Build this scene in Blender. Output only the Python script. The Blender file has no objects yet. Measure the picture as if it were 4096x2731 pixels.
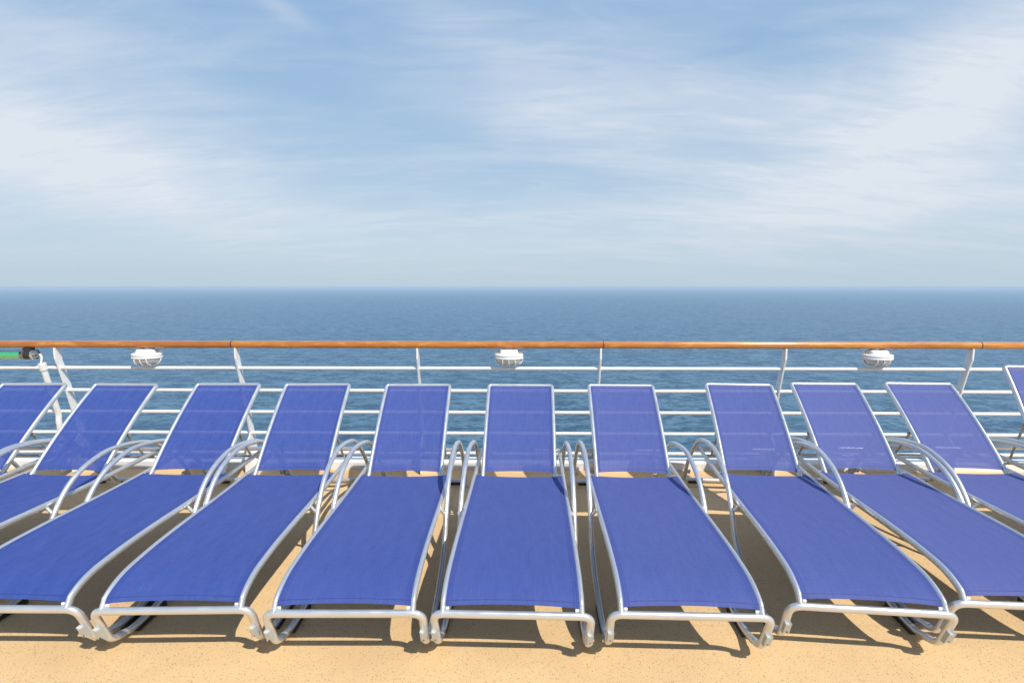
import bpy, math, random
from mathutils import Vector, Matrix
random.seed(7)
scene = bpy.context.scene
COL = scene.collection
R = math.radians
PITCH = 5.874
FPX, CXP, CYP = 2152.8, 2048.0, 1365.5
CAM_H = 1.6745
DECK = 0.1102            # lounger geometry is measured from the bumper level, this far above the deck

# ------------------------------------------------------------------ object helpers
def tag(o, label=None, cat=None, group=None, kind=None):
    if label: o['label'] = label
    if cat: o['category'] = cat
    if group: o['group'] = group
    if kind: o['kind'] = kind
    return o

def empty(name, loc=(0, 0, 0), rz=0.0):
    o = bpy.data.objects.new(name, None)
    o.empty_display_size = 0.2
    COL.objects.link(o)
    o.location = loc
    o.rotation_euler = (0, 0, rz)
    return o

class MB:
    """collects faces, builds one mesh object"""
    def __init__(s):
        s.v, s.f, s.uv, s.sm = [], [], {}, []
    def add(s, verts, faces, smooth=True):
        b = len(s.v)
        s.v += [tuple(v) for v in verts]
        s.f += [tuple(i + b for i in f) for f in faces]
        s.sm += [smooth] * len(faces)
        return b
    def box(s, c, h, rot=None, smooth=False):
        vs = []
        for x in (-1, 1):
            for y in (-1, 1):
                for z in (-1, 1):
                    p = Vector((x * h[0], y * h[1], z * h[2]))
                    if rot: p = rot @ p
                    vs.append(p + Vector(c))
        s.add(vs, [(0, 1, 3, 2), (4, 6, 7, 5), (0, 4, 5, 1), (2, 3, 7, 6), (0, 2, 6, 4), (1, 5, 7, 3)], smooth)
    def tube(s, pts, rx, ry=None, ref=None, n=16, cap=True, dome=False):
        ry = ry or rx
        pts = [Vector(p) for p in pts]
        m = len(pts)
        T = []
        for i in range(m):
            a = pts[max(i - 1, 0)]; b = pts[min(i + 1, m - 1)]
            T.append((b - a).normalized())
        if ref is not None:
            refs = [Vector(ref)] * m
        else:
            r0 = Vector((0, 0, 1)) if abs(T[0].z) < .9 else Vector((0, 1, 0))
            refs = []
            cur = (r0 - T[0] * r0.dot(T[0])).normalized()
            for i in range(m):
                cur = (cur - T[i] * cur.dot(T[i])).normalized()
                refs.append(cur.copy())
        rings = []
        fr = []
        for i in range(m):
            side = T[i].cross(refs[i]).normalized()
            nr = side.cross(T[i]).normalized()
            fr.append((side, nr))
        seq = [(pts[i], fr[i], 1.0) for i in range(m)]
        if dome:
            e0 = [(pts[0] - T[0] * rx * math.sin(a), fr[0], max(math.cos(a), .02)) for a in (1.45, 1.1, .7, .35)]
            e1 = [(pts[-1] + T[-1] * rx * math.sin(a), fr[-1], max(math.cos(a), .02)) for a in (.35, .7, 1.1, 1.45)]
            seq = e0 + seq + e1
        vs = []
        for p, (sd, nr), k in seq:
            for j in range(n):
                a = 2 * math.pi * j / n
                vs.append(p + sd * (rx * k * math.cos(a)) + nr * (ry * k * math.sin(a)))
        fs = []
        M = len(seq)
        for i in range(M - 1):
            for j in range(n):
                k = (j + 1) % n
                fs.append((i * n + j, i * n + k, (i + 1) * n + k, (i + 1) * n + j))
        b = s.add(vs, fs, True)
        if cap:
            s.add([s.v[b + j] for j in reversed(range(n))], [tuple(range(n))], False)
            s.add([s.v[b + (M - 1) * n + j] for j in range(n)], [tuple(range(n))], False)
    def lathe(s, prof, c, n=32, sx=1.0, sy=1.0, smooth=True):
        vs, fs = [], []
        for r, z in prof:
            for j in range(n):
                a = 2 * math.pi * j / n
                vs.append((c[0] + r * sx * math.cos(a), c[1] + r * sy * math.sin(a), c[2] + z))
        for i in range(len(prof) - 1):
            for j in range(n):
                k = (j + 1) % n
                fs.append((i * n + j, (i + 1) * n + j, (i + 1) * n + k, i * n + k))
        s.add(vs, fs, smooth)
    def prism(s, poly, axis, a, b, fn=None, smooth=False):
        """poly: 2D points; axis 0 -> (a..b) along x with poly in (y,z); axis 1 -> along y with poly in (x,z)"""
        n = len(poly)
        vs = []
        for t in (a, b):
            for p, q in poly:
                v = (t, p, q) if axis == 0 else (p, t, q)
                vs.append(fn(v) if fn else v)
        fs = [(i, (i + 1) % n, n + (i + 1) % n, n + i) for i in range(n)]
        fs += [tuple(reversed(range(n))), tuple(range(n, 2 * n))]
        s.add(vs, fs, smooth)
    def build(s, name, mat, parent=None, bevel=0.0, loc=None):
        me = bpy.data.meshes.new(name)
        me.from_pydata(s.v, [], s.f)
        me.polygons.foreach_set('use_smooth', s.sm)
        me.materials.append(mat)
        if s.uv:
            lay = me.uv_layers.new(name='UVMap')
            for l in me.loops:
                lay.data[l.index].uv = s.uv.get(l.vertex_index, (0, 0))
        me.update()
        import bmesh
        bm = bmesh.new(); bm.from_mesh(me)
        bmesh.ops.recalc_face_normals(bm, faces=bm.faces)
        if bevel:
            es = [e for e in bm.edges if len(e.link_faces) == 2 and e.calc_face_angle(0) > .6]
            bmesh.ops.bevel(bm, geom=es, offset=bevel, segments=2, affect='EDGES', profile=.6)
        bm.to_mesh(me); bm.free()
        o = bpy.data.objects.new(name, me)
        COL.objects.link(o)
        if parent: o.parent = parent
        if loc: o.location = loc
        return o

def catmull(P, n=6):
    P = [Vector(p) for p in P]
    Q = [P[0] * 2 - P[1]] + P + [P[-1] * 2 - P[-2]]
    out = []
    for i in range(1, len(Q) - 2):
        a, b, c, d = Q[i - 1:i + 3]
        for k in range(n):
            t = k / n
            out.append(.5 * ((2 * b) + (c - a) * t + (2 * a - 5 * b + 4 * c - d) * t * t + (3 * b - a - 3 * c + d) * t ** 3))
    out.append(P[-1])
    return out

def fillet(P, rad, n=8):
    P = [Vector(p) for p in P]
    out = [P[0]]
    for i in range(1, len(P) - 1):
        r = rad[i - 1] if isinstance(rad, (list, tuple)) else rad
        a = (P[i - 1] - P[i]); b = (P[i + 1] - P[i])
        d = min(r, a.length * .49, b.length * .49)
        p0 = P[i] + a.normalized() * d; p1 = P[i] + b.normalized() * d
        for k in range(n + 1):
            t = k / n
            out.append((1 - t) ** 2 * p0 + 2 * t * (1 - t) * P[i] + t * t * p1)
    out.append(P[-1])
    return out

# ------------------------------------------------------------------ node helpers
def new_mat(name):
    m = bpy.data.materials.new(name); m.use_nodes = True
    nt = m.node_tree; nt.nodes.clear()
    out = nt.nodes.new('ShaderNodeOutputMaterial')
    return m, nt, out

class N:
    def __init__(s, nt): s.nt = nt
    def node(s, t, **kw):
        n = s.nt.nodes.new(t)
        for k, v in kw.items(): setattr(n, k, v)
        return n
    def link(s, a, b): s.nt.links.new(a, b)
    def put(s, inp, v):
        if hasattr(v, 'is_output') or isinstance(v, bpy.types.NodeSocket): s.link(v, inp)
        else: inp.default_value = v
    def m(s, op, a, b=None, c=None, clamp=False):
        n = s.node('ShaderNodeMath', operation=op, use_clamp=clamp)
        s.put(n.inputs[0], a)
        if b is not None: s.put(n.inputs[1], b)
        if c is not None: s.put(n.inputs[2], c)
        return n.outputs[0]
    def mix(s, f, a, b):
        n = s.node('ShaderNodeMix', data_type='RGBA', clamp_factor=True)
        s.put(n.inputs[0], f)
        s.put(n.inputs[6], a if not isinstance(a, tuple) else (*a, 1)[:4])
        s.put(n.inputs[7], b if not isinstance(b, tuple) else (*b, 1)[:4])
        return n.outputs[2]
    def noise(s, vec, scale, detail=4, rough=.5, dist=0.0):
        n = s.node('ShaderNodeTexNoise')
        if vec is not None: s.link(vec, n.inputs['Vector'])
        n.inputs['Scale'].default_value = scale
        n.inputs['Detail'].default_value = detail
        n.inputs['Roughness'].default_value = rough
        n.inputs['Distortion'].default_value = dist
        return n.outputs['Fac']
    def ramp(s, f, stops, interp='LINEAR'):
        n = s.node('ShaderNodeValToRGB')
        s.put(n.inputs[0], f)
        cr = n.color_ramp; cr.interpolation = interp
        while len(cr.elements) < len(stops): cr.elements.new(.5)
        for e, (p, c) in zip(cr.elements, stops):
            e.position = p; e.color = (*c, 1) if len(c) == 3 else c
        return n.outputs[0]
    def smooth(s, v, a, b, lo=0.0, hi=1.0):
        n = s.node('ShaderNodeMapRange', interpolation_type='SMOOTHSTEP')
        s.put(n.inputs[0], v)
        n.inputs[1].default_value = a; n.inputs[2].default_value = b
        n.inputs[3].default_value = lo; n.inputs[4].default_value = hi
        return n.outputs[0]
    def mapping(s, vec, scale=(1, 1, 1), rot=(0, 0, 0), loc=(0, 0, 0)):
        n = s.node('ShaderNodeMapping')
        s.link(vec, n.inputs[0])
        n.inputs['Location'].default_value = loc
        n.inputs['Rotation'].default_value = rot
        n.inputs['Scale'].default_value = scale
        return n.outputs[0]
    def bump(s, h, strength, dist, normal=None):
        n = s.node('ShaderNodeBump')
        n.inputs['Strength'].default_value = strength
        n.inputs['Distance'].default_value = dist
        s.link(h, n.inputs['Height'])
        if normal is not None: s.link(normal, n.inputs['Normal'])
        return n.outputs[0]
    def principled(s, **kw):
        n = s.node('ShaderNodeBsdfPrincipled')
        for k, v in kw.items():
            k = k.replace('_', ' ')
            s.put(n.inputs[k], (*v, 1) if isinstance(v, tuple) and len(v) == 3 else v)
        return n

def paint(name, col, rough=.4, metal=0.0, var=.06, nscale=6.0, bump=0.0, coat=0.0, spec=.5):
    m, nt, out = new_mat(name); g = N(nt)
    tc = g.node('ShaderNodeTexCoord').outputs['Object']
    f = g.noise(tc, nscale, 5, .6)
    lo = tuple(c * (1 - var) for c in col); hi = tuple(min(1, c * (1 + var)) for c in col)
    c = g.mix(g.smooth(f, .3, .7), lo, hi)
    p = g.principled(Base_Color=c, Roughness=g.smooth(g.noise(tc, nscale * 3, 3), .3, .7, rough * .85, rough * 1.2), Metallic=metal,
                     Coat_Weight=coat, Coat_Roughness=.15, Specular_IOR_Level=spec)
    if bump:
        g.link(g.bump(g.noise(tc, 180, 3), bump, .001), p.inputs['Normal'])
    g.link(p.outputs[0], out.inputs[0])
    return m

M_FRAME = paint('silver_frame_paint', (.68, .69, .70), .37, .68, .03, 5, .06, .15)
M_DARKMETAL = paint('dull_grey_metal', (.23, .23, .235), .45, .5, .1, 20)
M_STAY = paint('grey_stay_metal', (.46, .455, .45), .38, .55, .06, 12)
M_BLACK = paint('black_rubber', (.025, .025, .027), .65, 0, .2, 30)
M_BUMPER = paint('grey_plastic_bumper', (.50, .51, .48), .55, 0, .04, 20)
M_CAP = paint('white_plastic_cap', (.80, .80, .79), .5, 0, .03, 20)
M_WHITE = paint('white_gloss_paint', (.80, .80, .785), .32, 0, .025, 3, .03, .2)
M_LAMPWHITE = paint('white_lamp_enamel', (.82, .82, .80), .35, 0, .02, 8)
M_KERB = paint('white_coaming_paint', (.76, .755, .74), .45, 0, .05, 2.5, .05)
M_CABLE = paint('cream_cable', (.62, .58, .50), .5, 0, .05, 20)
M_BRASS = paint('brass_gland', (.42, .36, .24), .35, .8, .15, 40)
M_STEEL = paint('bright_steel', (.62, .62, .62), .22, .9, .05, 20)

def sling_material(name, see):
    m, nt, out = new_mat(name); g = N(nt)
    uv = g.node('ShaderNodeUVMap').outputs[0]
    sep = g.node('ShaderNodeSeparateXYZ'); g.link(uv, sep.inputs[0])
    u, v = sep.outputs[0], sep.outputs[1]
    oi = g.node('ShaderNodeObjectInfo')
    base = g.mix(g.smooth(g.noise(uv, 5.0, 5, .62), .32, .68), (.019, .056, .255), (.027, .070, .285))
    sc_ = g.node('ShaderNodeSeparateColor'); g.link(oi.outputs['Color'], sc_.inputs[0])   # share of pale violet light sheen put into this cloth's colour
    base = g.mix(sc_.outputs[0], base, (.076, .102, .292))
    # woven yarns: fine streaks along and across
    wv = g.noise(g.mapping(uv, (48, 9, 1)), 1.0, 4, .75)
    wh = g.noise(g.mapping(uv, (3, 150, 1)), 1.0, 4, .75)
    w = g.m('ADD', g.smooth(wv, .35, .75), g.smooth(wh, .35, .75))
    base = g.mix(g.m('MULTIPLY', w, .17 if see > .02 else .13), base, (.17, .16, .40))
    # pale scuffs
    sc = g.smooth(g.noise(g.mapping(uv, (5, 2.2, 1), (0, 0, .5)), 2.2, 6, .68, .8), .62, .80)
    offs = g.node('ShaderNodeVectorMath', operation='ADD')
    g.link(uv, offs.inputs[0])
    cb = g.node('ShaderNodeCombineXYZ'); g.link(g.m('MULTIPLY', oi.outputs['Random'], 37.0), cb.inputs[0])
    g.link(cb.outputs[0], offs.inputs[1])
    sc2 = g.smooth(g.noise(g.mapping(offs.outputs[0], (9, 3, 1), (0, 0, .7)), 1.7, 7, .7, 1.2), .60, .82)
    base = g.mix(g.m('MULTIPLY', g.m('MAXIMUM', sc2, g.m('MULTIPLY', sc, .5)), .30), base, (.26, .29, .50))
    # stitched seams, a double row down each side and one across the hem
    au = g.m('ABSOLUTE', u)
    def line(c, ctr, w): return g.m('LESS_THAN', g.m('ABSOLUTE', g.m('SUBTRACT', c, ctr)), w)
    seam = g.m('MAXIMUM', line(au, .962, .0035), line(au, .915, .0030))
    seam = g.m('MAXIMUM', seam, line(v, .020, .0013))
    base = g.mix(g.m('MULTIPLY', seam, .55), base, (.012, .02, .12))
    hem = g.m('GREATER_THAN', au, .915)
    base = g.mix(g.m('MULTIPLY', hem, .18), base, (.02, .035, .20))
    p = g.principled(Base_Color=base, Roughness=.68, Specular_IOR_Level=.22, Sheen_Weight=.15, Sheen_Roughness=.45, Sheen_Tint=(.75, .70, .95))
    h = g.m('ADD', g.m('MULTIPLY', wv, 1.0), wh)
    pk = g.noise(g.mapping(offs.outputs[0], (5, 7, 1)), 1.0, 4, .55)      # slack and small puckers in the cloth
    g.link(g.bump(h, .35, .0012, g.bump(pk, .5, .012)), p.inputs['Normal'])
    tl = g.node('ShaderNodeBsdfTranslucent'); tl.inputs[0].default_value = (.05, .085, .42, 1)
    tr = g.node('ShaderNodeBsdfTransparent')
    a = g.node('ShaderNodeMixShader'); a.inputs[0].default_value = .025
    g.link(p.outputs[0], a.inputs[1]); g.link(tl.outputs[0], a.inputs[2])
    b = g.node('ShaderNodeMixShader')
    g.link(g.mix(hem, (see, see, see), (.0, .0, .0)), b.inputs[0])
    g.link(a.outputs[0], b.inputs[1]); g.link(tr.outputs[0], b.inputs[2])
    g.link(b.outputs[0], out.inputs[0])
    return m
M_SLING = sling_material('blue_mesh_sling_seat', .004)
M_SLINGB = sling_material('blue_mesh_sling_back', .046)

def wood_material():
    m, nt, out = new_mat('varnished_teak'); g = N(nt)
    tc = g.node('ShaderNodeTexCoord').outputs['Object']
    gr = g.noise(g.mapping(tc, (1.2, 26, 26)), 2.2, 8, .65, .4)
    gr2 = g.noise(g.mapping(tc, (.5, 4, 4)), 1.6, 4, .55)
    fine = g.noise(g.mapping(tc, (7, 160, 160)), 1.5, 4, .6)
    c = g.ramp(gr, [(.25, (.38, .125, .018)), (.5, (.56, .215, .032)), (.75, (.70, .31, .058))])
    c = g.mix(g.smooth(gr2, .35, .7), c, (.48, .165, .024))
    c = g.mix(g.smooth(fine, .55, .8, 0, .3), c, (.16, .05, .012))
    oi = g.node('ShaderNodeObjectInfo')
    spx = g.node('ShaderNodeSeparateXYZ'); g.link(oi.outputs['Color'], spx.inputs[0])
    c = g.mix(g.m('MULTIPLY', spx.outputs[0], .75), c, (.33, .095, .018))
    blot = g.noise(g.mapping(tc, (2.2, 9, 9)), 2.5, 5, .6)
    c = g.mix(g.smooth(blot, .50, .72, 0, .55), c, (.78, .40, .09))
    c = g.mix(g.smooth(blot, .30, .46, .5, 0), c, (.30, .095, .015))
    p = g.principled(Base_Color=c, Roughness=.30, Coat_Weight=.7, Coat_Roughness=.12, Specular_IOR_Level=.4)
    g.link(p.outputs[0], out.inputs[0])
    return m
M_WOOD = wood_material()

def deck_material(name, speck=True, tint=(.80, .545, .275)):
    m, nt, out = new_mat(name); g = N(nt)
    pos = g.node('ShaderNodeNewGeometry').outputs['Position']
    big = g.noise(pos, .9, 5, .6)
    mid = g.noise(pos, 14, 4, .6)
    lo = tuple(c * .90 for c in tint); hi = tuple(c * 1.07 for c in tint)
    c = g.mix(g.smooth(big, .3, .7), lo, hi)
    c = g.mix(g.smooth(mid, .35, .7, 0, .18), c, tuple(x * .8 for x in tint))
    # long soft wear marks across the boards
    wear = g.smooth(g.noise(g.mapping(pos, (.35, 3.2, 1), (0, 0, .06)), 1.5, 5, .6), .58, .75)
    c = g.mix(g.m('MULTIPLY', wear, .10), c, tuple(x * .62 for x in tint))
    hgt = mid
    # faint joins where the coating was laid in strips
    spz = g.node('ShaderNodeSeparateXYZ'); g.link(pos, spz.inputs[0])
    ph = g.m('ABSOLUTE', g.m('SUBTRACT', g.m('FRACT', g.m('DIVIDE', g.m('ADD', spz.outputs[1], g.m('MULTIPLY', g.noise(pos, 2.0, 2), .02)), .41)), .155))
    c = g.mix(g.m('MULTIPLY', g.smooth(ph, .008, .035, 1, 0), g.smooth(g.noise(pos, 1.7, 4, .6), .40, .65, .02, .16)), c, tuple(x * .45 for x in tint))
    stain = g.smooth(g.noise(g.mapping(pos, (1, 1, 1), loc=(4, 2, 0)), 5.5, 5, .65), .62, .74)
    c = g.mix(g.m('MULTIPLY', stain, .13), c, tuple(x * .5 for x in tint))
    if speck:
        gran = g.noise(pos, 160, 3, .7)
        c = g.mix(g.smooth(gran, .34, .50, .42, 0), c, tuple(x * .50 for x in tint))
        c = g.mix(g.smooth(gran, .56, .72, 0, .35), c, (.90, .66, .38))
        vo = g.node('ShaderNodeTexVoronoi'); vo.inputs['Scale'].default_value = 125; g.link(pos, vo.inputs['Vector'])
        sepc = g.node('ShaderNodeSeparateColor'); g.link(vo.outputs['Color'], sepc.inputs[0])
        rad = g.m('MULTIPLY', g.m('SUBTRACT', sepc.outputs[0], .34), .66)
        sp = g.m('LESS_THAN', vo.outputs['Distance'], rad)
        c = g.mix(g.m('MULTIPLY', sp, g.smooth(sepc.outputs[1], 0, 1, .25, .65)), c, (.17, .10, .045))
        vo2 = g.node('ShaderNodeTexVoronoi'); vo2.inputs['Scale'].default_value = 23; g.link(pos, vo2.inputs['Vector'])
        sep2 = g.node('ShaderNodeSeparateColor'); g.link(vo2.outputs['Color'], sep2.inputs[0])
        sp2 = g.m('LESS_THAN', vo2.outputs['Distance'], g.m('MULTIPLY', g.m('SUBTRACT', sep2.outputs[0], .80), .55))
        c = g.mix(g.m('MULTIPLY', sp2, .4), c, (.11, .06, .028))
        hgt = g.m('ADD', gran, g.m('MULTIPLY', mid, .4))
    p = g.principled(Base_Color=c, Roughness=.62 if speck else .5, Specular_IOR_Level=.3)
    g.link(g.bump(hgt, .35 if speck else .12, .002), p.inputs['Normal'])
    g.link(p.outputs[0], out.inputs[0])
    return m
M_DECK = deck_material('tan_deck_coating')
M_MARGIN = deck_material('smooth_tan_margin', False, (.72, .475, .225))

def sea_material():
    m, nt, out = new_mat('sea_water'); g = N(nt)
    pos = g.node('ShaderNodeNewGeometry').outputs['Position']
    sep = g.node('ShaderNodeSeparateXYZ'); g.link(pos, sep.inputs[0])
    d = g.m('SQRT', g.m('ADD', g.m('MULTIPLY', sep.outputs[0], sep.outputs[0]), g.m('MULTIPLY', sep.outputs[1], sep.outputs[1])))
    w1 = g.noise(g.mapping(pos, (.16, .30, .2), (0, 0, .25)), 1.0, 4, .60, .4)
    w2 = g.noise(g.mapping(pos, (.55, 1.0, .5), (0, 0, -.2)), 1.0, 4, .62, .5)
    w3 = g.noise(g.mapping(pos, (.018, .045, .05), (0, 0, .15)), 1.0, 3, .5)
    b = g.bump(w1, 1.0, 1.6)
    b = g.bump(w2, 1.0, .50, b)
    chop = g.m('ADD', g.m('MULTIPLY', w1, .5), g.m('MULTIPLY', w2, .5))
    deep = g.mix(g.smooth(chop, .43, .57), (.024, .085, .165), (.120, .225, .325))  # light and dark faces of the ripples put into the water colour
    deep = g.mix(g.m('MULTIPLY', g.smooth(w3, .35, .65), .30), deep, (.072, .165, .265))
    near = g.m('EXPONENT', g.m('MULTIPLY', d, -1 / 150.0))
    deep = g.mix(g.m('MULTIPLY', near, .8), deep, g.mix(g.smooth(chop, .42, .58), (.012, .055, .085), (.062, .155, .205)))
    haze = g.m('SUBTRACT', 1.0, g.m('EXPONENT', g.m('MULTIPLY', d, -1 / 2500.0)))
    col = g.mix(haze, deep, (.300, .395, .490))  # air haze over distance mixed into the water colour
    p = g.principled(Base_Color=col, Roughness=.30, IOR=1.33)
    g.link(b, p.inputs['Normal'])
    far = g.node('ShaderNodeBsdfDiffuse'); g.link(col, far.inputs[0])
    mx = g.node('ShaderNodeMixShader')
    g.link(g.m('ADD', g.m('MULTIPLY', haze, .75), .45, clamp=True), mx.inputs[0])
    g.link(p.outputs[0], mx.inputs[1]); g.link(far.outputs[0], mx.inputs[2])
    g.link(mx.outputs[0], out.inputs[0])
    return m

def glass_material(name, col, transp, rough=.06):
    m, nt, out = new_mat(name); g = N(nt)
    gl = g.node('ShaderNodeBsdfGlossy'); gl.inputs['Roughness'].default_value = rough
    tr = g.node('ShaderNodeBsdfTransparent'); tr.inputs[0].default_value = (*col, 1)
    lw = g.node('ShaderNodeLayerWeight'); lw.inputs[0].default_value = .35
    tc = g.node('ShaderNodeTexCoord').outputs['Object']
    f = g.m('ADD', g.m('MULTIPLY', lw.outputs['Facing'], 1 - transp), g.smooth(g.noise(tc, 8, 3), .3, .7, .06, .12), clamp=True)
    mx = g.node('ShaderNodeMixShader'); g.link(f, mx.inputs[0])
    g.link(tr.outputs[0], mx.inputs[1]); g.link(gl.outputs[0], mx.inputs[2])
    g.link(mx.outputs[0], out.inputs[0])
    return m
M_CLEAR = glass_material('clear_acrylic', (.90, .95, .93), .55)
M_GREEN = paint('green_plastic', (.02, .52, .16), .25, 0, .10, 14, 0, .5)
M_BOWL = paint('frosted_lamp_glass', (.56, .565, .57), .22, 0, .05, 12, 0, .5)

# ------------------------------------------------------------------ sea and deck (setting)
b = MB()
SEA_Z = -28.0
ring = [0, 40, 120, 400, 1500, 6000, 25000, 90000]
n = 64
vs = [(0, 0, 0)]; fs = []
for r in ring[1:]:
    for j in range(n):
        a = 2 * math.pi * j / n
        vs.append((r * math.cos(a), r * math.sin(a), 0))
for j in range(n): fs.append((0, 1 + j, 1 + (j + 1) % n))
for i in range(len(ring) - 2):
    for j in range(n):
        k = (j + 1) % n
        fs.append((1 + i * n + j, 1 + (i + 1) * n + j, 1 + (i + 1) * n + k, 1 + i * n + k))
b.add(vs, fs, False)
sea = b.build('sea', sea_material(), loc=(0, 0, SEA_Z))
tag(sea, 'calm blue sea reaching to the hazy horizon', kind='structure')

RZ = math.atan(-.0127)
EDGE_X, EDGE_Y = math.sin(RZ) * 4.6, -.0127 * 2.4
def rail_frame(name):                  # the ship's edge runs at a slight angle to the picture
    return empty(name, (EDGE_X, EDGE_Y, 0), RZ)

b = MB()
b.box((0, -4.0, -.15), (26, 8.402, .15))
deck = b.build('deck', M_DECK, loc=(EDGE_X, EDGE_Y, 0)); deck.rotation_euler = (0, 0, RZ)
tag(deck, 'tan speckled deck under the loungers', kind='structure')
b = MB()
b.prism([(4.402, -.3), (4.402, .002), (4.408, .006), (4.70, .008), (4.775, .014), (4.90, .014), (4.90, -.3)], 0, -26, 26)
mg = b.build('deck_margin', M_MARGIN, loc=(EDGE_X, EDGE_Y, 0)); mg.rotation_euler = (0, 0, RZ)
tag(mg, 'smooth tan margin along the deck edge', kind='structure')
b = MB()
b.prism([(4.778, .006), (4.778, .078), (4.790, .092), (4.905, .092), (4.905, -.32), (4.902, -.32), (4.902, .0)], 0, -26, 26)
kb = b.build('deck_kerb', M_KERB, loc=(EDGE_X, EDGE_Y, 0)); kb.rotation_euler = (0, 0, RZ)
tag(kb, 'low white steel kerb along the deck edge', kind='structure')

# ------------------------------------------------------------------ railing
PROF = [(.0, 4.80), (.30, 4.80), (.352, 4.784), (.557, 4.729), (.762, 4.677), (.968, 4.624), (1.05, 4.603), (1.15, 4.600)]
def rail_y(z):
    for (z0, y0), (z1, y1) in zip(PROF, PROF[1:]):
        if z <= z1: return y0 + (y1 - y0) * (z - z0) / (z1 - z0)
    return PROF[-1][1]
railing = rail_frame('railing')
tag(railing, 'white ship railing with varnished wooden handrail and five horizontal bars', 'railing')
X0, DX = -3.93, 1.5615
posts = [X0 + DX * i for i in range(-3, 9)]
for i, x in enumerate(posts):
    poly = [(4.565, 1.148), (4.565, 1.055), (4.590, .985), (4.648, .770), (4.700, .560), (4.748, .365), (4.742, .33), (4.700, .30), (4.655, .26), (4.650, .015),
            (4.860, .015), (4.860, .26), (4.838, .30), (4.822, .365), (4.770, .562), (4.716, .772), (4.660, .975), (4.636, 1.04), (4.636, 1.148)]
    b = MB(); b.prism(poly, 0, x - .0075, x + .0075)
    b.build('post', M_WHITE, railing, bevel=.0025)
for z in (.968, .762, .557, .352, .164):
    y = rail_y(z) - .004
    b = MB(); b.tube([(posts[0] - .5, y, z)] + [(x, y, z) for x in posts] + [(posts[-1] + .5, y, z)], .0155, n=14)
    b.build('rail', M_WHITE, railing)
joints = [-8.78, -5.59, -2.40, .775, 3.945, 7.12, 10.3]
for xa, xb in zip(joints, joints[1:]):
    b = MB()
    pts = [(xa + .003 + (xb - xa - .006) * t / 10, 4.60, 1.1765) for t in range(11)]
    # rounded-rectangle timber section
    vs, fs = [], []; sec = []
    for k in range(28):
        a = 2 * math.pi * k / 28; e = .72
        c_, s_ = math.cos(a), math.sin(a)
        sec.append((.0385 * math.copysign(abs(c_) ** e, c_), .0300 * math.copysign(abs(s_) ** e, s_)))
    for p in pts:
        for y_, z_ in sec: vs.append((p[0], p[1] + y_, p[2] + z_))
    for i in range(10):
        for k in range(28):
            k2 = (k + 1) % 28
            fs.append((i * 28 + k, i * 28 + k2, (i + 1) * 28 + k2, (i + 1) * 28 + k))
    b.add(vs, fs, True)
    b.add([vs[k] for k in range(28)], [tuple(range(28))], False)
    b.add([vs[280 + k] for k in reversed(range(28))], [tuple(range(28))], False)
    o = b.build('handrail', M_WOOD, railing)
    dk = {-5.59: .8, -2.40: .25}.get(xa, 0.0); o.color = (dk, dk, dk, 1)
    if xb < 9:
        s = MB(); vs = [(xb + sx_ * .0042, 4.60 + y_ * 1.012, 1.1765 + z_ * 1.012) for sx_ in (-1, 1) for y_, z_ in sec]
        s.add(vs, [(k, (k + 1) % 28, 28 + (k + 1) % 28, 28 + k) for k in range(28)] + [tuple(range(28)), tuple(28 + k for k in reversed(range(28)))], False)
        s.build('seam', M_BLACK, o)

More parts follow.
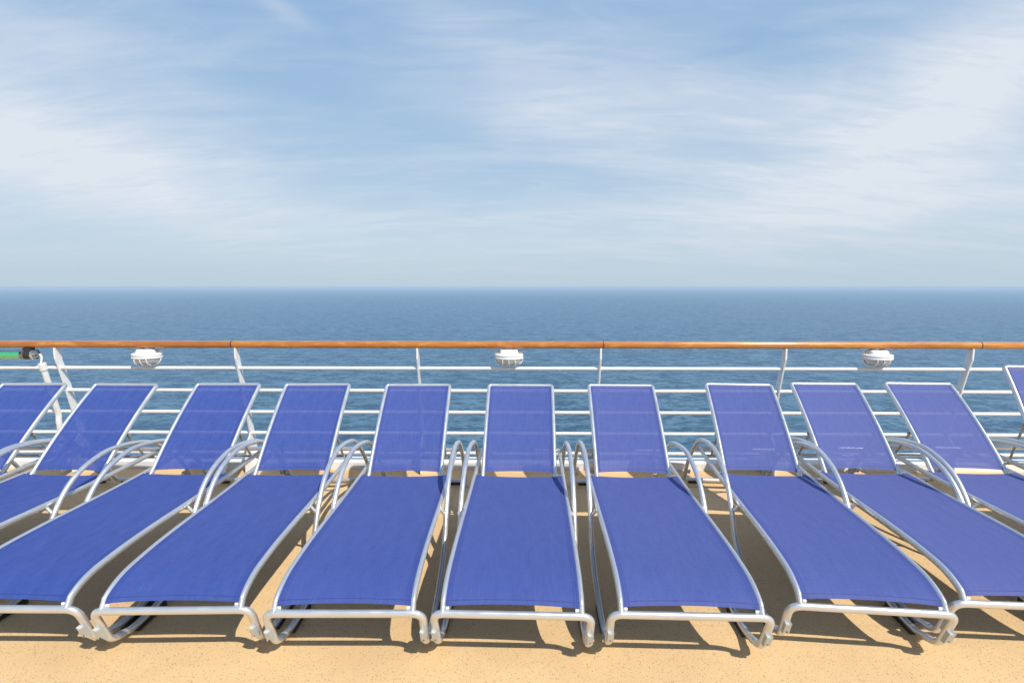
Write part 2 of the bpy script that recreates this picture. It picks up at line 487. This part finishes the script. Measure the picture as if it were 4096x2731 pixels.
# ------------------------------------------------------------------ lamps under the handrail
def lamp(x, label):
    y = 4.60
    L = rail_frame('bulkhead_lamp')
    c, s_ = math.cos(RZ), math.sin(RZ)
    L.location = (EDGE_X + c * x - s_ * y, s_ * x + c * y + EDGE_Y, 0)
    tag(L, label, 'lamp', 'oval lamps under the handrail')
    # housing: tapered rounded block
    b = MB()
    def ring(a, bb, z, e=.55, n=36):
        out = []
        for k in range(n):
            t = 2 * math.pi * k / n; cc, ss = math.cos(t), math.sin(t)
            out.append((a * math.copysign(abs(cc) ** e, cc), bb * math.copysign(abs(ss) ** e, ss), z))
        return out
    rings = [ring(.060, .040, 1.136), ring(.072, .052, 1.133), ring(.077, .058, 1.125), ring(.080, .062, 1.100)]
    vs = sum(rings, []); fs = []
    for i in range(len(rings) - 1):
        for k in range(36):
            k2 = (k + 1) % 36
            fs.append((i * 36 + k, i * 36 + k2, (i + 1) * 36 + k2, (i + 1) * 36 + k))
    b.add(vs, fs, True)
    b.f.append(tuple(range(36))); b.sm.append(False)
    b.build('housing', M_LAMPWHITE, L)
    b = MB()
    b.lathe([(.0, 1.106), (.100, 1.104), (.118, 1.100), (.1225, 1.094), (.1225, 1.079), (.120, 1.0775), (.120, 1.0755), (.1235, 1.074), (.1235, 1.061), (.119, 1.057), (.104, 1.056)], (0, 0, 0), 48, 1.0, .84)
    b.build('flange', M_LAMPWHITE, L)
    b = MB()
    prof = [(.110 * math.cos(t) ** .75, 1.058 - .054 * math.sin(t) ** .85) for t in [i * math.pi / 2 / 10 for i in range(10)]] + [(.001, 1.058 - .054)]
    b.lathe(prof, (0, 0, 0), 40, 1.0, .84)
    b.build('glass_bowl', M_BOWL, L)
    b = MB()
    A, B, Cz = .117, .098, .060
    def sq(c_, e_): return math.copysign(abs(c_) ** e_, c_)
    for x0 in (-.052, 0, .052):
        k = (1 - abs(x0 / A) ** 2.6) ** (1 / 2.6)
        b.tube([(x0, B * k * sq(math.cos(t), .75), 1.058 - Cz * k ** .3 * math.sin(t) ** .85) for t in [i * math.pi / 20 for i in range(21)]], .0048, n=8)
    b.tube([(A * sq(math.cos(t), .75), 0, 1.058 - Cz * math.sin(t) ** .85) for t in [i * math.pi / 28 for i in range(29)]], .0055, .011, ref=(0, 1, 0), n=8)
    b.build('guard', M_LAMPWHITE, L)
    for sx in (-1, 1):
        b = MB(); b.box((sx * .042, 0, 1.1415), (.014, .022, .0055))
        b.build('bracket', M_DARKMETAL, L, bevel=.0015)
    for sx in (-1, 1):
        b = MB()
        b.tube([(sx * .077, 0, 1.118), (sx * .086, 0, 1.118)], .0095, n=6)
        b.tube([(sx * .086, 0, 1.118), (sx * .097, 0, 1.118)], .0125, n=8)
        gl = b.build('cable_gland', M_BRASS, L)
        b = MB()
        b.tube(catmull([(sx * .097, 0, 1.118), (sx * .120, 0, 1.119), (sx * .140, .002, 1.128), (sx * .165, .004, 1.146)], 6), .0042, n=8)
        b.build('cable', M_CABLE, gl)
lamp(X0 + DX * .5, 'oval white caged lamp under the handrail, left of the second lounger pair near the green tube')
lamp(X0 + DX * 2.5, 'oval white caged lamp under the handrail, middle one above the straight-on central lounger')
lamp(X0 + DX * 4.5, 'oval white caged lamp under the handrail, right one near the last visible post')
LAMPL = {0: 'white caged oval lamp under the handrail nearest the green tube',
         1: 'white caged oval lamp under the handrail above the central lounger',
         2: 'white caged oval lamp under the handrail nearest the right edge'}
for i, o in enumerate([o for o in COL.objects if o.name.startswith('bulkhead_lamp')]): o['label'] = LAMPL[i]

# ------------------------------------------------------------------ green tube and white conduit at the left
T = rail_frame('tube_light')
c, s_ = math.cos(RZ), math.sin(RZ)
xt, yt = -4.105, 4.585
T.location = (EDGE_X + c * xt - s_ * yt, s_ * xt + c * yt + EDGE_Y, 0)
tag(T, 'clear tube with bright green core clamped under the handrail at far left', 'tube light')
ZT = 1.088
b = MB(); b.tube([(-1.6, 0, ZT), (-.09, 0, ZT)], .040, n=28, cap=False)
b.build('clear_tube', M_CLEAR, T)
b = MB(); b.tube([(-1.59, -.002, ZT - .009), (-.10, -.002, ZT - .009)], .0300, n=24)
b.build('green_core', M_GREEN, T)
b = MB(); b.tube([(-.117, 0, ZT), (-.084, 0, ZT)], .0420, n=24)
b.build('band', M_DARKMETAL, T)
b = MB(); b.tube([(-.084, 0, ZT), (-.022, 0, ZT)], .041, n=24)
b.box((-.060, 0, ZT + .046), (.034, .024, .014)); b.box((-.100, -.040, ZT + .020), (.007, .007, .008))
b.build('clamp', M_BLACK, T)
b = MB(); b.tube([(-.022, 0, ZT), (0, 0, ZT)], .0435, n=28, cap=False)
b.tube([(-.020, 0, ZT), (-.010, 0, ZT)], .037, n=24)
e = b.build('end_cap', M_STEEL, T)
b = MB(); b.tube([(-.010, 0, ZT), (.016, 0, ZT)], .012, n=8); b.tube([(.016, 0, ZT), (.030, 0, ZT)], .0085, n=12)
b.build('fitting', M_BRASS, e)
b = MB(); b.tube(catmull([(.026, 0, ZT), (.040, -.002, ZT - .004), (.053, -.008, ZT - .022), (.059, -.020, ZT - .055), (.061, -.032, ZT - .085)], 6), .0075, n=10)
b.build('cable', M_CAP, T)

P = rail_frame('conduit_pipe')
xp = -4.045
P.location = (EDGE_X + c * xp - s_ * 4.6, s_ * xp + c * 4.6 + EDGE_Y, 0)
tag(P, 'slanting white pipe standing behind the loungers at far left', 'pipe')
def py(z): return rail_y(z) - 4.6 - .045
b = MB()
b.tube(catmull([(0, py(1.005), 1.005), (0, py(.90), .90), (0, py(.75), .75), (0, py(.62), .62), (0, py(.54), .54), (0, .085, .47), (0, .092, .40), (0, .092, .2), (0, .092, .008)], 5), .0235, n=18)
b.build('pipe', M_WHITE, P)
dv = Vector((0, py(1.0) - py(.94), .06)).normalized()
top = Vector((0, py(1.0), 1.0))
b = MB(); b.tube([top - dv * .045, top + dv * .012], .0295, n=20)
b.build('collar', M_WHITE, P)

# ------------------------------------------------------------------ sun loungers
RAIL = [(-.0436, .1556), (-.0236, .1880), (-.0136, .2010), (.0364, .2256), (.1064, .2452), (.2064, .2559), (.3564, .2650), (.5564, .2690), (.7564, .2695), (.9564, .2715),
        (1.1564, .2745), (1.325, .2800), (1.50, .2880), (1.66, .2960), (1.815, .3030)]
ARM = [(.1, -.051), (.2096, -.0765), (.368, -.069), (.5261, -.0367), (.6598, .0119), (.7620, .0860), (.8290, .2), (.9222, .3189), (1.0355, .4013), (1.1854, .4524),
       (1.324, .4677), (1.5273, .446), (1.7069, .3911), (1.882, .2631), (2.0326, .1163), (2.1249, -.0252), (2.166, -.0737)]
HY, HZ = 1.325, .285
XR, XA = .300, .338
def D(p): return (p[0], p[1], p[2] + DECK)
def rail_z(y):
    for (y0, z0), (y1, z1) in zip(RAIL, RAIL[1:]):
        if y <= y1: return z0 + (z1 - z0) * (y - y0) / (y1 - y0)
    return RAIL[-1][1]
def arm_z(y):
    for (y0, z0), (y1, z1) in zip(ARM, ARM[1:]):
        if y <= y1: return z0 + (z1 - z0) * (y - y0) / (y1 - y0)
ANG = math.atan2(.505, .590)

def seat_mesh():
    b = MB(); nu, nv = 24, 70
    smooth = catmull([(0, y, z) for y, z in RAIL], 8)
    pts = [p for p in smooth if p.y <= 1.322 and p.y >= -.030]
    # arc-length resample
    L = [0]
    for p, q in zip(pts, pts[1:]): L.append(L[-1] + (q - p).length)
    for j in range(nv + 1):
        s = L[-1] * (j / nv) ** 1.25
        i = max(k for k in range(len(L)) if L[k] <= s + 1e-9); i = min(i, len(L) - 2)
        t = (s - L[i]) / (L[i + 1] - L[i]); p = pts[i].lerp(pts[i + 1], t)
        tg = (pts[i + 1] - pts[i]).normalized(); nr = Vector((0, -tg.z, tg.y))
        for k in range(nu + 1):
            u = -1 + 2 * k / nu
            sag = (1 - u * u)
            e = min(1, s / .10)
            q = p + nr * (.009 - .011 * sag * e) + tg * (.010 * sag * max(0, 1 - s / .2))
            q.x = u * .2905
            b.v.append((q.x, q.y, q.z + DECK)); b.uv[len(b.v) - 1] = (u, s)
    for j in range(nv):
        for k in range(nu):
            a = j * (nu + 1) + k
            b.f.append((a, a + 1, a + nu + 2, a + nu + 1)); b.sm.append(True)
    return b
LB = .777
def bow(s):
    t = min(max(s / LB, 0), 1); return .020 * 4 * t * (1 - t)
def back_mesh():
    b = MB(); nu, nv = 20, 36
    for j in range(nv + 1):
        s = .014 + (LB - .026) * j / nv
        for k in range(nu + 1):
            u = -1 + 2 * k / nu; sag = 1 - u * u
            s2 = s + .016 * sag * max(0, 1 - (s - .014) / .15)
            b.v.append((u * .2385, s2, bow(s) + .007 - .010 * sag * min(1, (LB - s) / .1 + .3)))
            b.uv[len(b.v) - 1] = (u, s - .014)
    for j in range(nv):
        for k in range(nu):
            a = j * (nu + 1) + k
            b.f.append((a, a + 1, a + nu + 2, a + nu + 1)); b.sm.append(True)
    return b
def back_frame_mesh():
    b = MB(); X = .2455
    side = [(X, s, bow(s)) for s in [-.022 + (LB - .02) * i / 16 for i in range(17)]]
    cor = fillet([side[-1], (X, LB, 0), (X - .05, LB, 0)], .024, 8)[1:-1]
    right = side + [tuple(p) for p in cor]
    left = [(-p[0], p[1], p[2]) for p in reversed(right)]
    b.tube(right + left, .0134, .0178, ref=(0, 0, 1), n=18)
    return b
def stay_mesh(ang, yb, zb):
    b = MB()
    s = .33
    dy, dz = math.cos(ang), math.sin(ang)
    top = (HY + dy * s + dz * .026, HZ + dz * s - dy * .026)
    for sx in (-1, 1):
        b.tube([D((sx * .232, top[0], top[1])), D((sx * .224, yb, zb))], .0085, n=12)
    b.tube([D((-.285, yb, zb)), D((.285, yb, zb))], .0085, n=12)
    for sx in (-1, 1):
        b.tube([D((sx * .288, yb, zb)), D((sx * .240, yb, zb))], .0115, n=12)
        b.tube([D((sx * .250, top[0], top[1])), D((sx * .215, top[0], top[1]))], .011, n=10)
    return b

def make_lounger():
    t = empty('sun_lounger')
    seat_mesh().build('seat_sling', M_SLING, t)
    o = back_mesh().build('back_sling', M_SLINGB, t, loc=(0, HY, HZ + DECK)); o.rotation_euler = (ANG, 0, 0)
    o = back_frame_mesh().build('back_frame', M_FRAME, t, loc=(0, HY, HZ + DECK)); o.rotation_euler = (ANG, 0, 0)
    # front bar bent into both front legs
    half = fillet([(0, -.0436, .1556), (.3415, -.0436, .1556), (.3400, .043, -.036), (.338, .118, -.0600)], [.052, .05], 10)
    half = [tuple(p) for p in half]
    path = [D((-p[0], p[1], p[2])) for p in reversed(half[1:])] + [D(p) for p in half]
    b = MB(); b.tube(path, .0182, .0154, n=20, dome=True); b.build('front_frame', M_FRAME, t)
    for sx in (-1, 1):
        b = MB(); b.tube([D((sx * XR, p.y, p.z)) for p in catmull([(0, y, z) for y, z in RAIL], 5)], .0122, .0172, ref=(0, 0, 1), n=18, dome=False)
        b.build('side_rail', M_FRAME, t)
        b = MB(); b.tube([D((sx * XA, p.y, p.z)) for p in catmull([(0, y, z) for y, z in ARM], 7)], .0152, n=18, dome=True)
        ar = b.build('armrest', M_FRAME, t)
        # stub between rail and arm
        b = MB(); b.tube([D((sx * XR, .832, .256)), D((sx * XA, .838, .205))], .0100, n=12); b.build('connector', M_FRAME, t)
        # rubber pads
        b = MB()
        ys = [.215 + .215 * i / 8 for i in range(9)]
        poly = [(y, 0.0) for y in ys] + [(y, arm_z(y) - .006 + DECK) for y in reversed(ys)]
        b.prism(poly, 0, sx * XA - .0125, sx * XA + .0125); b.build('foot_pad', M_BLACK, t)
        b = MB(); b.box(D((sx * .238, 2.166, -.0975)), (.058, .0165, .0127)); b.build('foot_pad', M_BLACK, t, bevel=.002)
        # stacking bumpers, a notched block on each leg
        def bumper(cx, shear, y0, y1, z0, z1, ofs):
            w = .0138
            top_ = [(w * (1 - 2 * i / 6), z1 - .008 * (1 - ((1 - 2 * i / 6) ** 2))) for i in range(7)]
            bot_ = [(w * (-1 + 2 * i / 6), z0 + .012 * (1 - ((-1 + 2 * i / 6) ** 2))) for i in range(7)]
            b = MB()
            b.prism([(cx + p, q) for p, q in top_ + bot_], 1, y0, y1, fn=lambda v: D((v[0], v[1] + shear * (v[2]) + ofs, v[2])))
            o = b.build('bumper', M_BUMPER, t, bevel=.0012)
            h = MB(); zc = z0 + .0150
            h.tube([D((cx, y0 + shear * zc + ofs - .0012, zc)), D((cx, y0 + shear * zc + ofs + .006, zc))], .0030, n=12)
            h.build('hole_disc', M_BLACK, o)  # added dark disc standing in for the shaded hole in the bumper
        bumper(sx * .340, -.465, -.008, .030, -.002, .066, 0.0)
        bumper(sx * .322, -.95, -.010, .030, .000, .045, 2.092)
        b = MB(); b.box(D((sx * .2795, -.036, .178)), (.0072, .004, .0050)); b.build('sling_cap', M_CAP, t, bevel=.0015)
        # hinge bolt between back and seat rail
        b = MB(); b.tube([D((sx * .252, HY + .002, HZ + .002)), D((sx * .292, HY + .002, HZ - .002))], .0055, n=10)
        b.build('hinge', M_DARKMETAL, t)
    b = MB(); b.tube([D((-.338, 1.822, .3035)), D((.338, 1.822, .3035))], .0158, n=18); b.build('cross_bar', M_FRAME, t)
    b = MB(); b.tube([D((-.338, 2.166, -.0737)), D((.338, 2.166, -.0737))], .0152, n=18); b.build('rear_bar', M_FRAME, t)
    stay_mesh(ANG, 1.765, .262).build('back_stay', M_STAY, t)
    return t

SPOTS = [(-3.7514, 2.2796, .0091), (-3.0975, 2.2615, -.0348), (-2.2516, 2.2746, -.0099), (-1.4891, 2.2629, .0191), (-.7296, 2.2405, .0008),
         (.0015, 2.2301, -.0345), (.7724, 2.2218, -.0381), (1.5794, 2.2639, -.1026), (2.3221, 2.2930, -.0730), (3.0663, 2.2984, -.0748), (3.836, 2.30, -.075)]
LABELS = [
    'blue sling lounger cut off by the left edge, beneath the green tube',
    'blue sling lounger hiding the lower end of the slanting white pipe',
    'blue sling lounger third from the left edge, a slanting white post behind its backrest',
    'blue sling lounger fourth from the left edge, no post or lamp behind it',
    'blue sling lounger whose backrest top meets a thin post, directly left of the central one',
    'central blue sling lounger seen straight on below the middle lamp',
    'blue sling lounger directly right of the central one, below a handrail joint',
    'blue sling lounger fourth from the right edge, just left of a slanted post, turned slightly',
    'blue sling lounger between a slanted post and the right lamp, third from the right edge',
    'blue sling lounger below and right of the right lamp, second from the right edge',
    'blue sling lounger at the right edge with its backrest raised steeper than the rest']
proto = make_lounger()
loungers = []
for i, (x, y, a) in enumerate(SPOTS):
    if i == 0: r = proto
    else:
        r = proto.copy(); COL.objects.link(r)
        for ch in list(proto.children):
            k = ch.copy(); COL.objects.link(k); k.parent = r
            for g2 in ch.children:
                q = g2.copy(); COL.objects.link(q); q.parent = k
    loungers.append(r)
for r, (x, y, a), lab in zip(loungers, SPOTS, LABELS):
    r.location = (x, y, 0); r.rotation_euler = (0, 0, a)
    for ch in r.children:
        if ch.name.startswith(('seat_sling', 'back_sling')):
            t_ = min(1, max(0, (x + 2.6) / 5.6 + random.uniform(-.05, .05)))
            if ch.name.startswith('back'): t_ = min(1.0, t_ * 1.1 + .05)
            ch.color = (t_, t_, t_, 1)  # paler to the right: sheen of the light, carried by the cloth colour
    tag(r, lab, 'sun lounger', 'sun loungers in a row along the railing')
A10 = R(59.8)
for ch in loungers[10].children:
    base = ch.name.split('.')[0]
    if base in ('back_sling', 'back_frame'): ch.rotation_euler = (A10, 0, 0)
    if base == 'back_stay':
        tmp = stay_mesh(A10, 1.625, .235).build('back_stay', M_STAY)
        ch.data = tmp.data
        bpy.data.objects.remove(tmp)

# ------------------------------------------------------------------ sky
sun_dir = Vector((.56, -.698, 1.0)).normalized()      # towards the sun: behind the camera, to the right
elev = math.asin(sun_dir.z)
azim = math.atan2(sun_dir.x, sun_dir.y)
w = bpy.data.worlds.new('World'); scene.world = w; w.use_nodes = True
w.cycles.sampling_method = 'MANUAL'; w.cycles.sample_map_resolution = 256
nt = w.node_tree; nt.nodes.clear(); g = N(nt)
out = nt.nodes.new('ShaderNodeOutputWorld')
sky = g.node('ShaderNodeTexSky', sky_type='NISHITA', sun_disc=False)
sky.sun_elevation = elev; sky.sun_rotation = azim
sky.altitude = 20; sky.air_density = 1.0; sky.dust_density = 1.6; sky.ozone_density = 1.4
STR = .10
tc = g.node('ShaderNodeTexCoord').outputs['Generated']
sp = g.node('ShaderNodeSeparateXYZ'); g.link(tc, sp.inputs[0])
dx, dy, dz = sp.outputs
az = g.m('ARCTAN2', dx, dy)
el = g.m('ARCSINE', dz)
# cirrus live on a high flat layer: project the view direction onto it
zc = g.m('ADD', g.m('MAXIMUM', dz, 0.0), .20)
cb = g.node('ShaderNodeCombineXYZ')
g.link(g.m('DIVIDE', dx, zc), cb.inputs[0]); g.link(g.m('DIVIDE', dy, zc), cb.inputs[1])
plane = cb.outputs[0]
st = g.noise(g.mapping(plane, (.9, 1.7, 1), (0, 0, R(-24))), 1.1, 7, .55, .7)
st2 = g.noise(g.mapping(plane, (.5, 1.9, 1), (0, 0, R(-20)), (3, 1, 0)), 1.1, 4, .48, 1.1)
wisp = g.noise(g.mapping(plane, (1.6, 5.0, 1), (0, 0, R(-30)), (1, 5, 0)), 1.5, 8, .60, .8)
def azel(px, py):
    x = (px - 1176) / 1236.1; y = (784 - py) / 1236.1; p = R(PITCH)
    Y = math.cos(p) + y * math.sin(p); Z = -math.sin(p) + y * math.cos(p)
    return math.atan2(x, Y), math.atan2(Z, math.hypot(x, Y))
def blob(px, py, sx, sy, rot, amp):
    a0, e0 = azel(px, py)
    kx, ky = sx / 1236.1, sy / 1236.1
    u = g.m('SUBTRACT', az, a0); v = g.m('SUBTRACT', el, e0)
    cr, sr = math.cos(R(rot)), math.sin(R(rot))       # rot > 0: falls towards the right
    p = g.m('DIVIDE', g.m('SUBTRACT', g.m('MULTIPLY', u, cr), g.m('MULTIPLY', v, sr)), kx)
    q = g.m('DIVIDE', g.m('ADD', g.m('MULTIPLY', u, sr), g.m('MULTIPLY', v, cr)), ky)
    r2 = g.m('ADD', g.m('MULTIPLY', p, p), g.m('MULTIPLY', q, q))
    return g.m('MULTIPLY', g.m('EXPONENT', g.m('MULTIPLY', r2, -1.0)), amp)
blobs = [(250, 385, 430, 85, 13, .75), (-150, 310, 350, 100, 10, .5), (2080, 300, 260, 120, -25, .75), (1660, 225, 420, 60, 16, .55), (2330, 110, 200, 90, -12, .45),
         (1330, 310, 420, 60, 14, .45), (1700, 530, 900, 75, 0, .42), (1150, 140, 380, 60, 24, .38), (120, 120, 360, 80, 8, .30), (2200, 440, 420, 60, 4, .35), (640, 15, 60, 18, 20, .35)]
tot = None
for q in blobs:
    x = blob(*q); tot = x if tot is None else g.m('ADD', tot, x)
mod = g.m('ADD', g.m('MULTIPLY', st, 1.0), g.m('MULTIPLY', wisp, .40))
fibre = g.noise(g.mapping(plane, (4.0, 17.0, 1), (0, 0, R(-33)), (2, 2, 0)), 1.3, 6, .62, .5)
mod = g.m('ADD', mod, g.m('MULTIPLY', g.m('SUBTRACT', fibre, .5), .45))
mod = g.smooth(mod, .40, 1.0, .55, 1.15)
cloud = g.m('MULTIPLY', tot, mod)
thin = g.m('MULTIPLY', g.smooth(g.m('ADD', g.m('MULTIPLY', st2, .6), g.m('MULTIPLY', wisp, .4)), .40, .68), .30)
thin = g.m('MULTIPLY', thin, g.m('ADD', .6, g.m('MULTIPLY', fibre, .8)))
thin = g.m('MULTIPLY', thin, g.smooth(el, R(30), R(60), 1, .25))
cloud = g.m('ADD', cloud, thin, clamp=True)
skyc = g.node('ShaderNodeVectorMath', operation='SCALE'); g.link(sky.outputs[0], skyc.inputs[0]); skyc.inputs['Scale'].default_value = STR
lowblue = g.mix(g.smooth(el, R(0), R(28)), (.55, .715, .86), (.315, .53, .825))
lowblue = g.mix(g.smooth(el, R(28), R(70)), lowblue, (.11, .235, .50))
base = g.mix(.75, skyc.outputs[0], lowblue)
col = g.mix(g.m('MULTIPLY', cloud, .86), base, (.79, .83, .89))
# haze band just over the horizon
hz = g.m('EXPONENT', g.m('MULTIPLY', g.m('MAXIMUM', el, 0.0), -1 / R(3.2)))
col = g.mix(g.m('MULTIPLY', hz, .9), col, (.515, .635, .735))
bg = g.node('ShaderNodeBackground'); g.link(col, bg.inputs[0]); bg.inputs[1].default_value = 1.0
g.link(bg.outputs[0], out.inputs[0])

sd = bpy.data.lights.new('sun', 'SUN'); sd.energy = 4.5; sd.angle = R(.53); sd.color = (1.0, .955, .88)
so = bpy.data.objects.new('sun', sd); COL.objects.link(so)
so.rotation_euler = (-sun_dir).to_track_quat('-Z', 'Y').to_euler(); so.location = (6, -8, 12)

# ------------------------------------------------------------------ camera
cd = bpy.data.cameras.new('camera'); cd.lens = FPX / 4096 * 36; cd.sensor_width = 36
cd.clip_start = .05; cd.clip_end = 200000
co = bpy.data.objects.new('camera', cd); COL.objects.link(co)
co.location = (0, 0, CAM_H); co.rotation_euler = (R(90 - PITCH), 0, 0)
scene.camera = co
scene.view_settings.view_transform = 'Standard'; scene.view_settings.look = 'None'; scene.view_settings.exposure = 0
scene.render.engine = 'CYCLES'
scene.cycles.max_bounces = 8; scene.cycles.transparent_max_bounces = 16
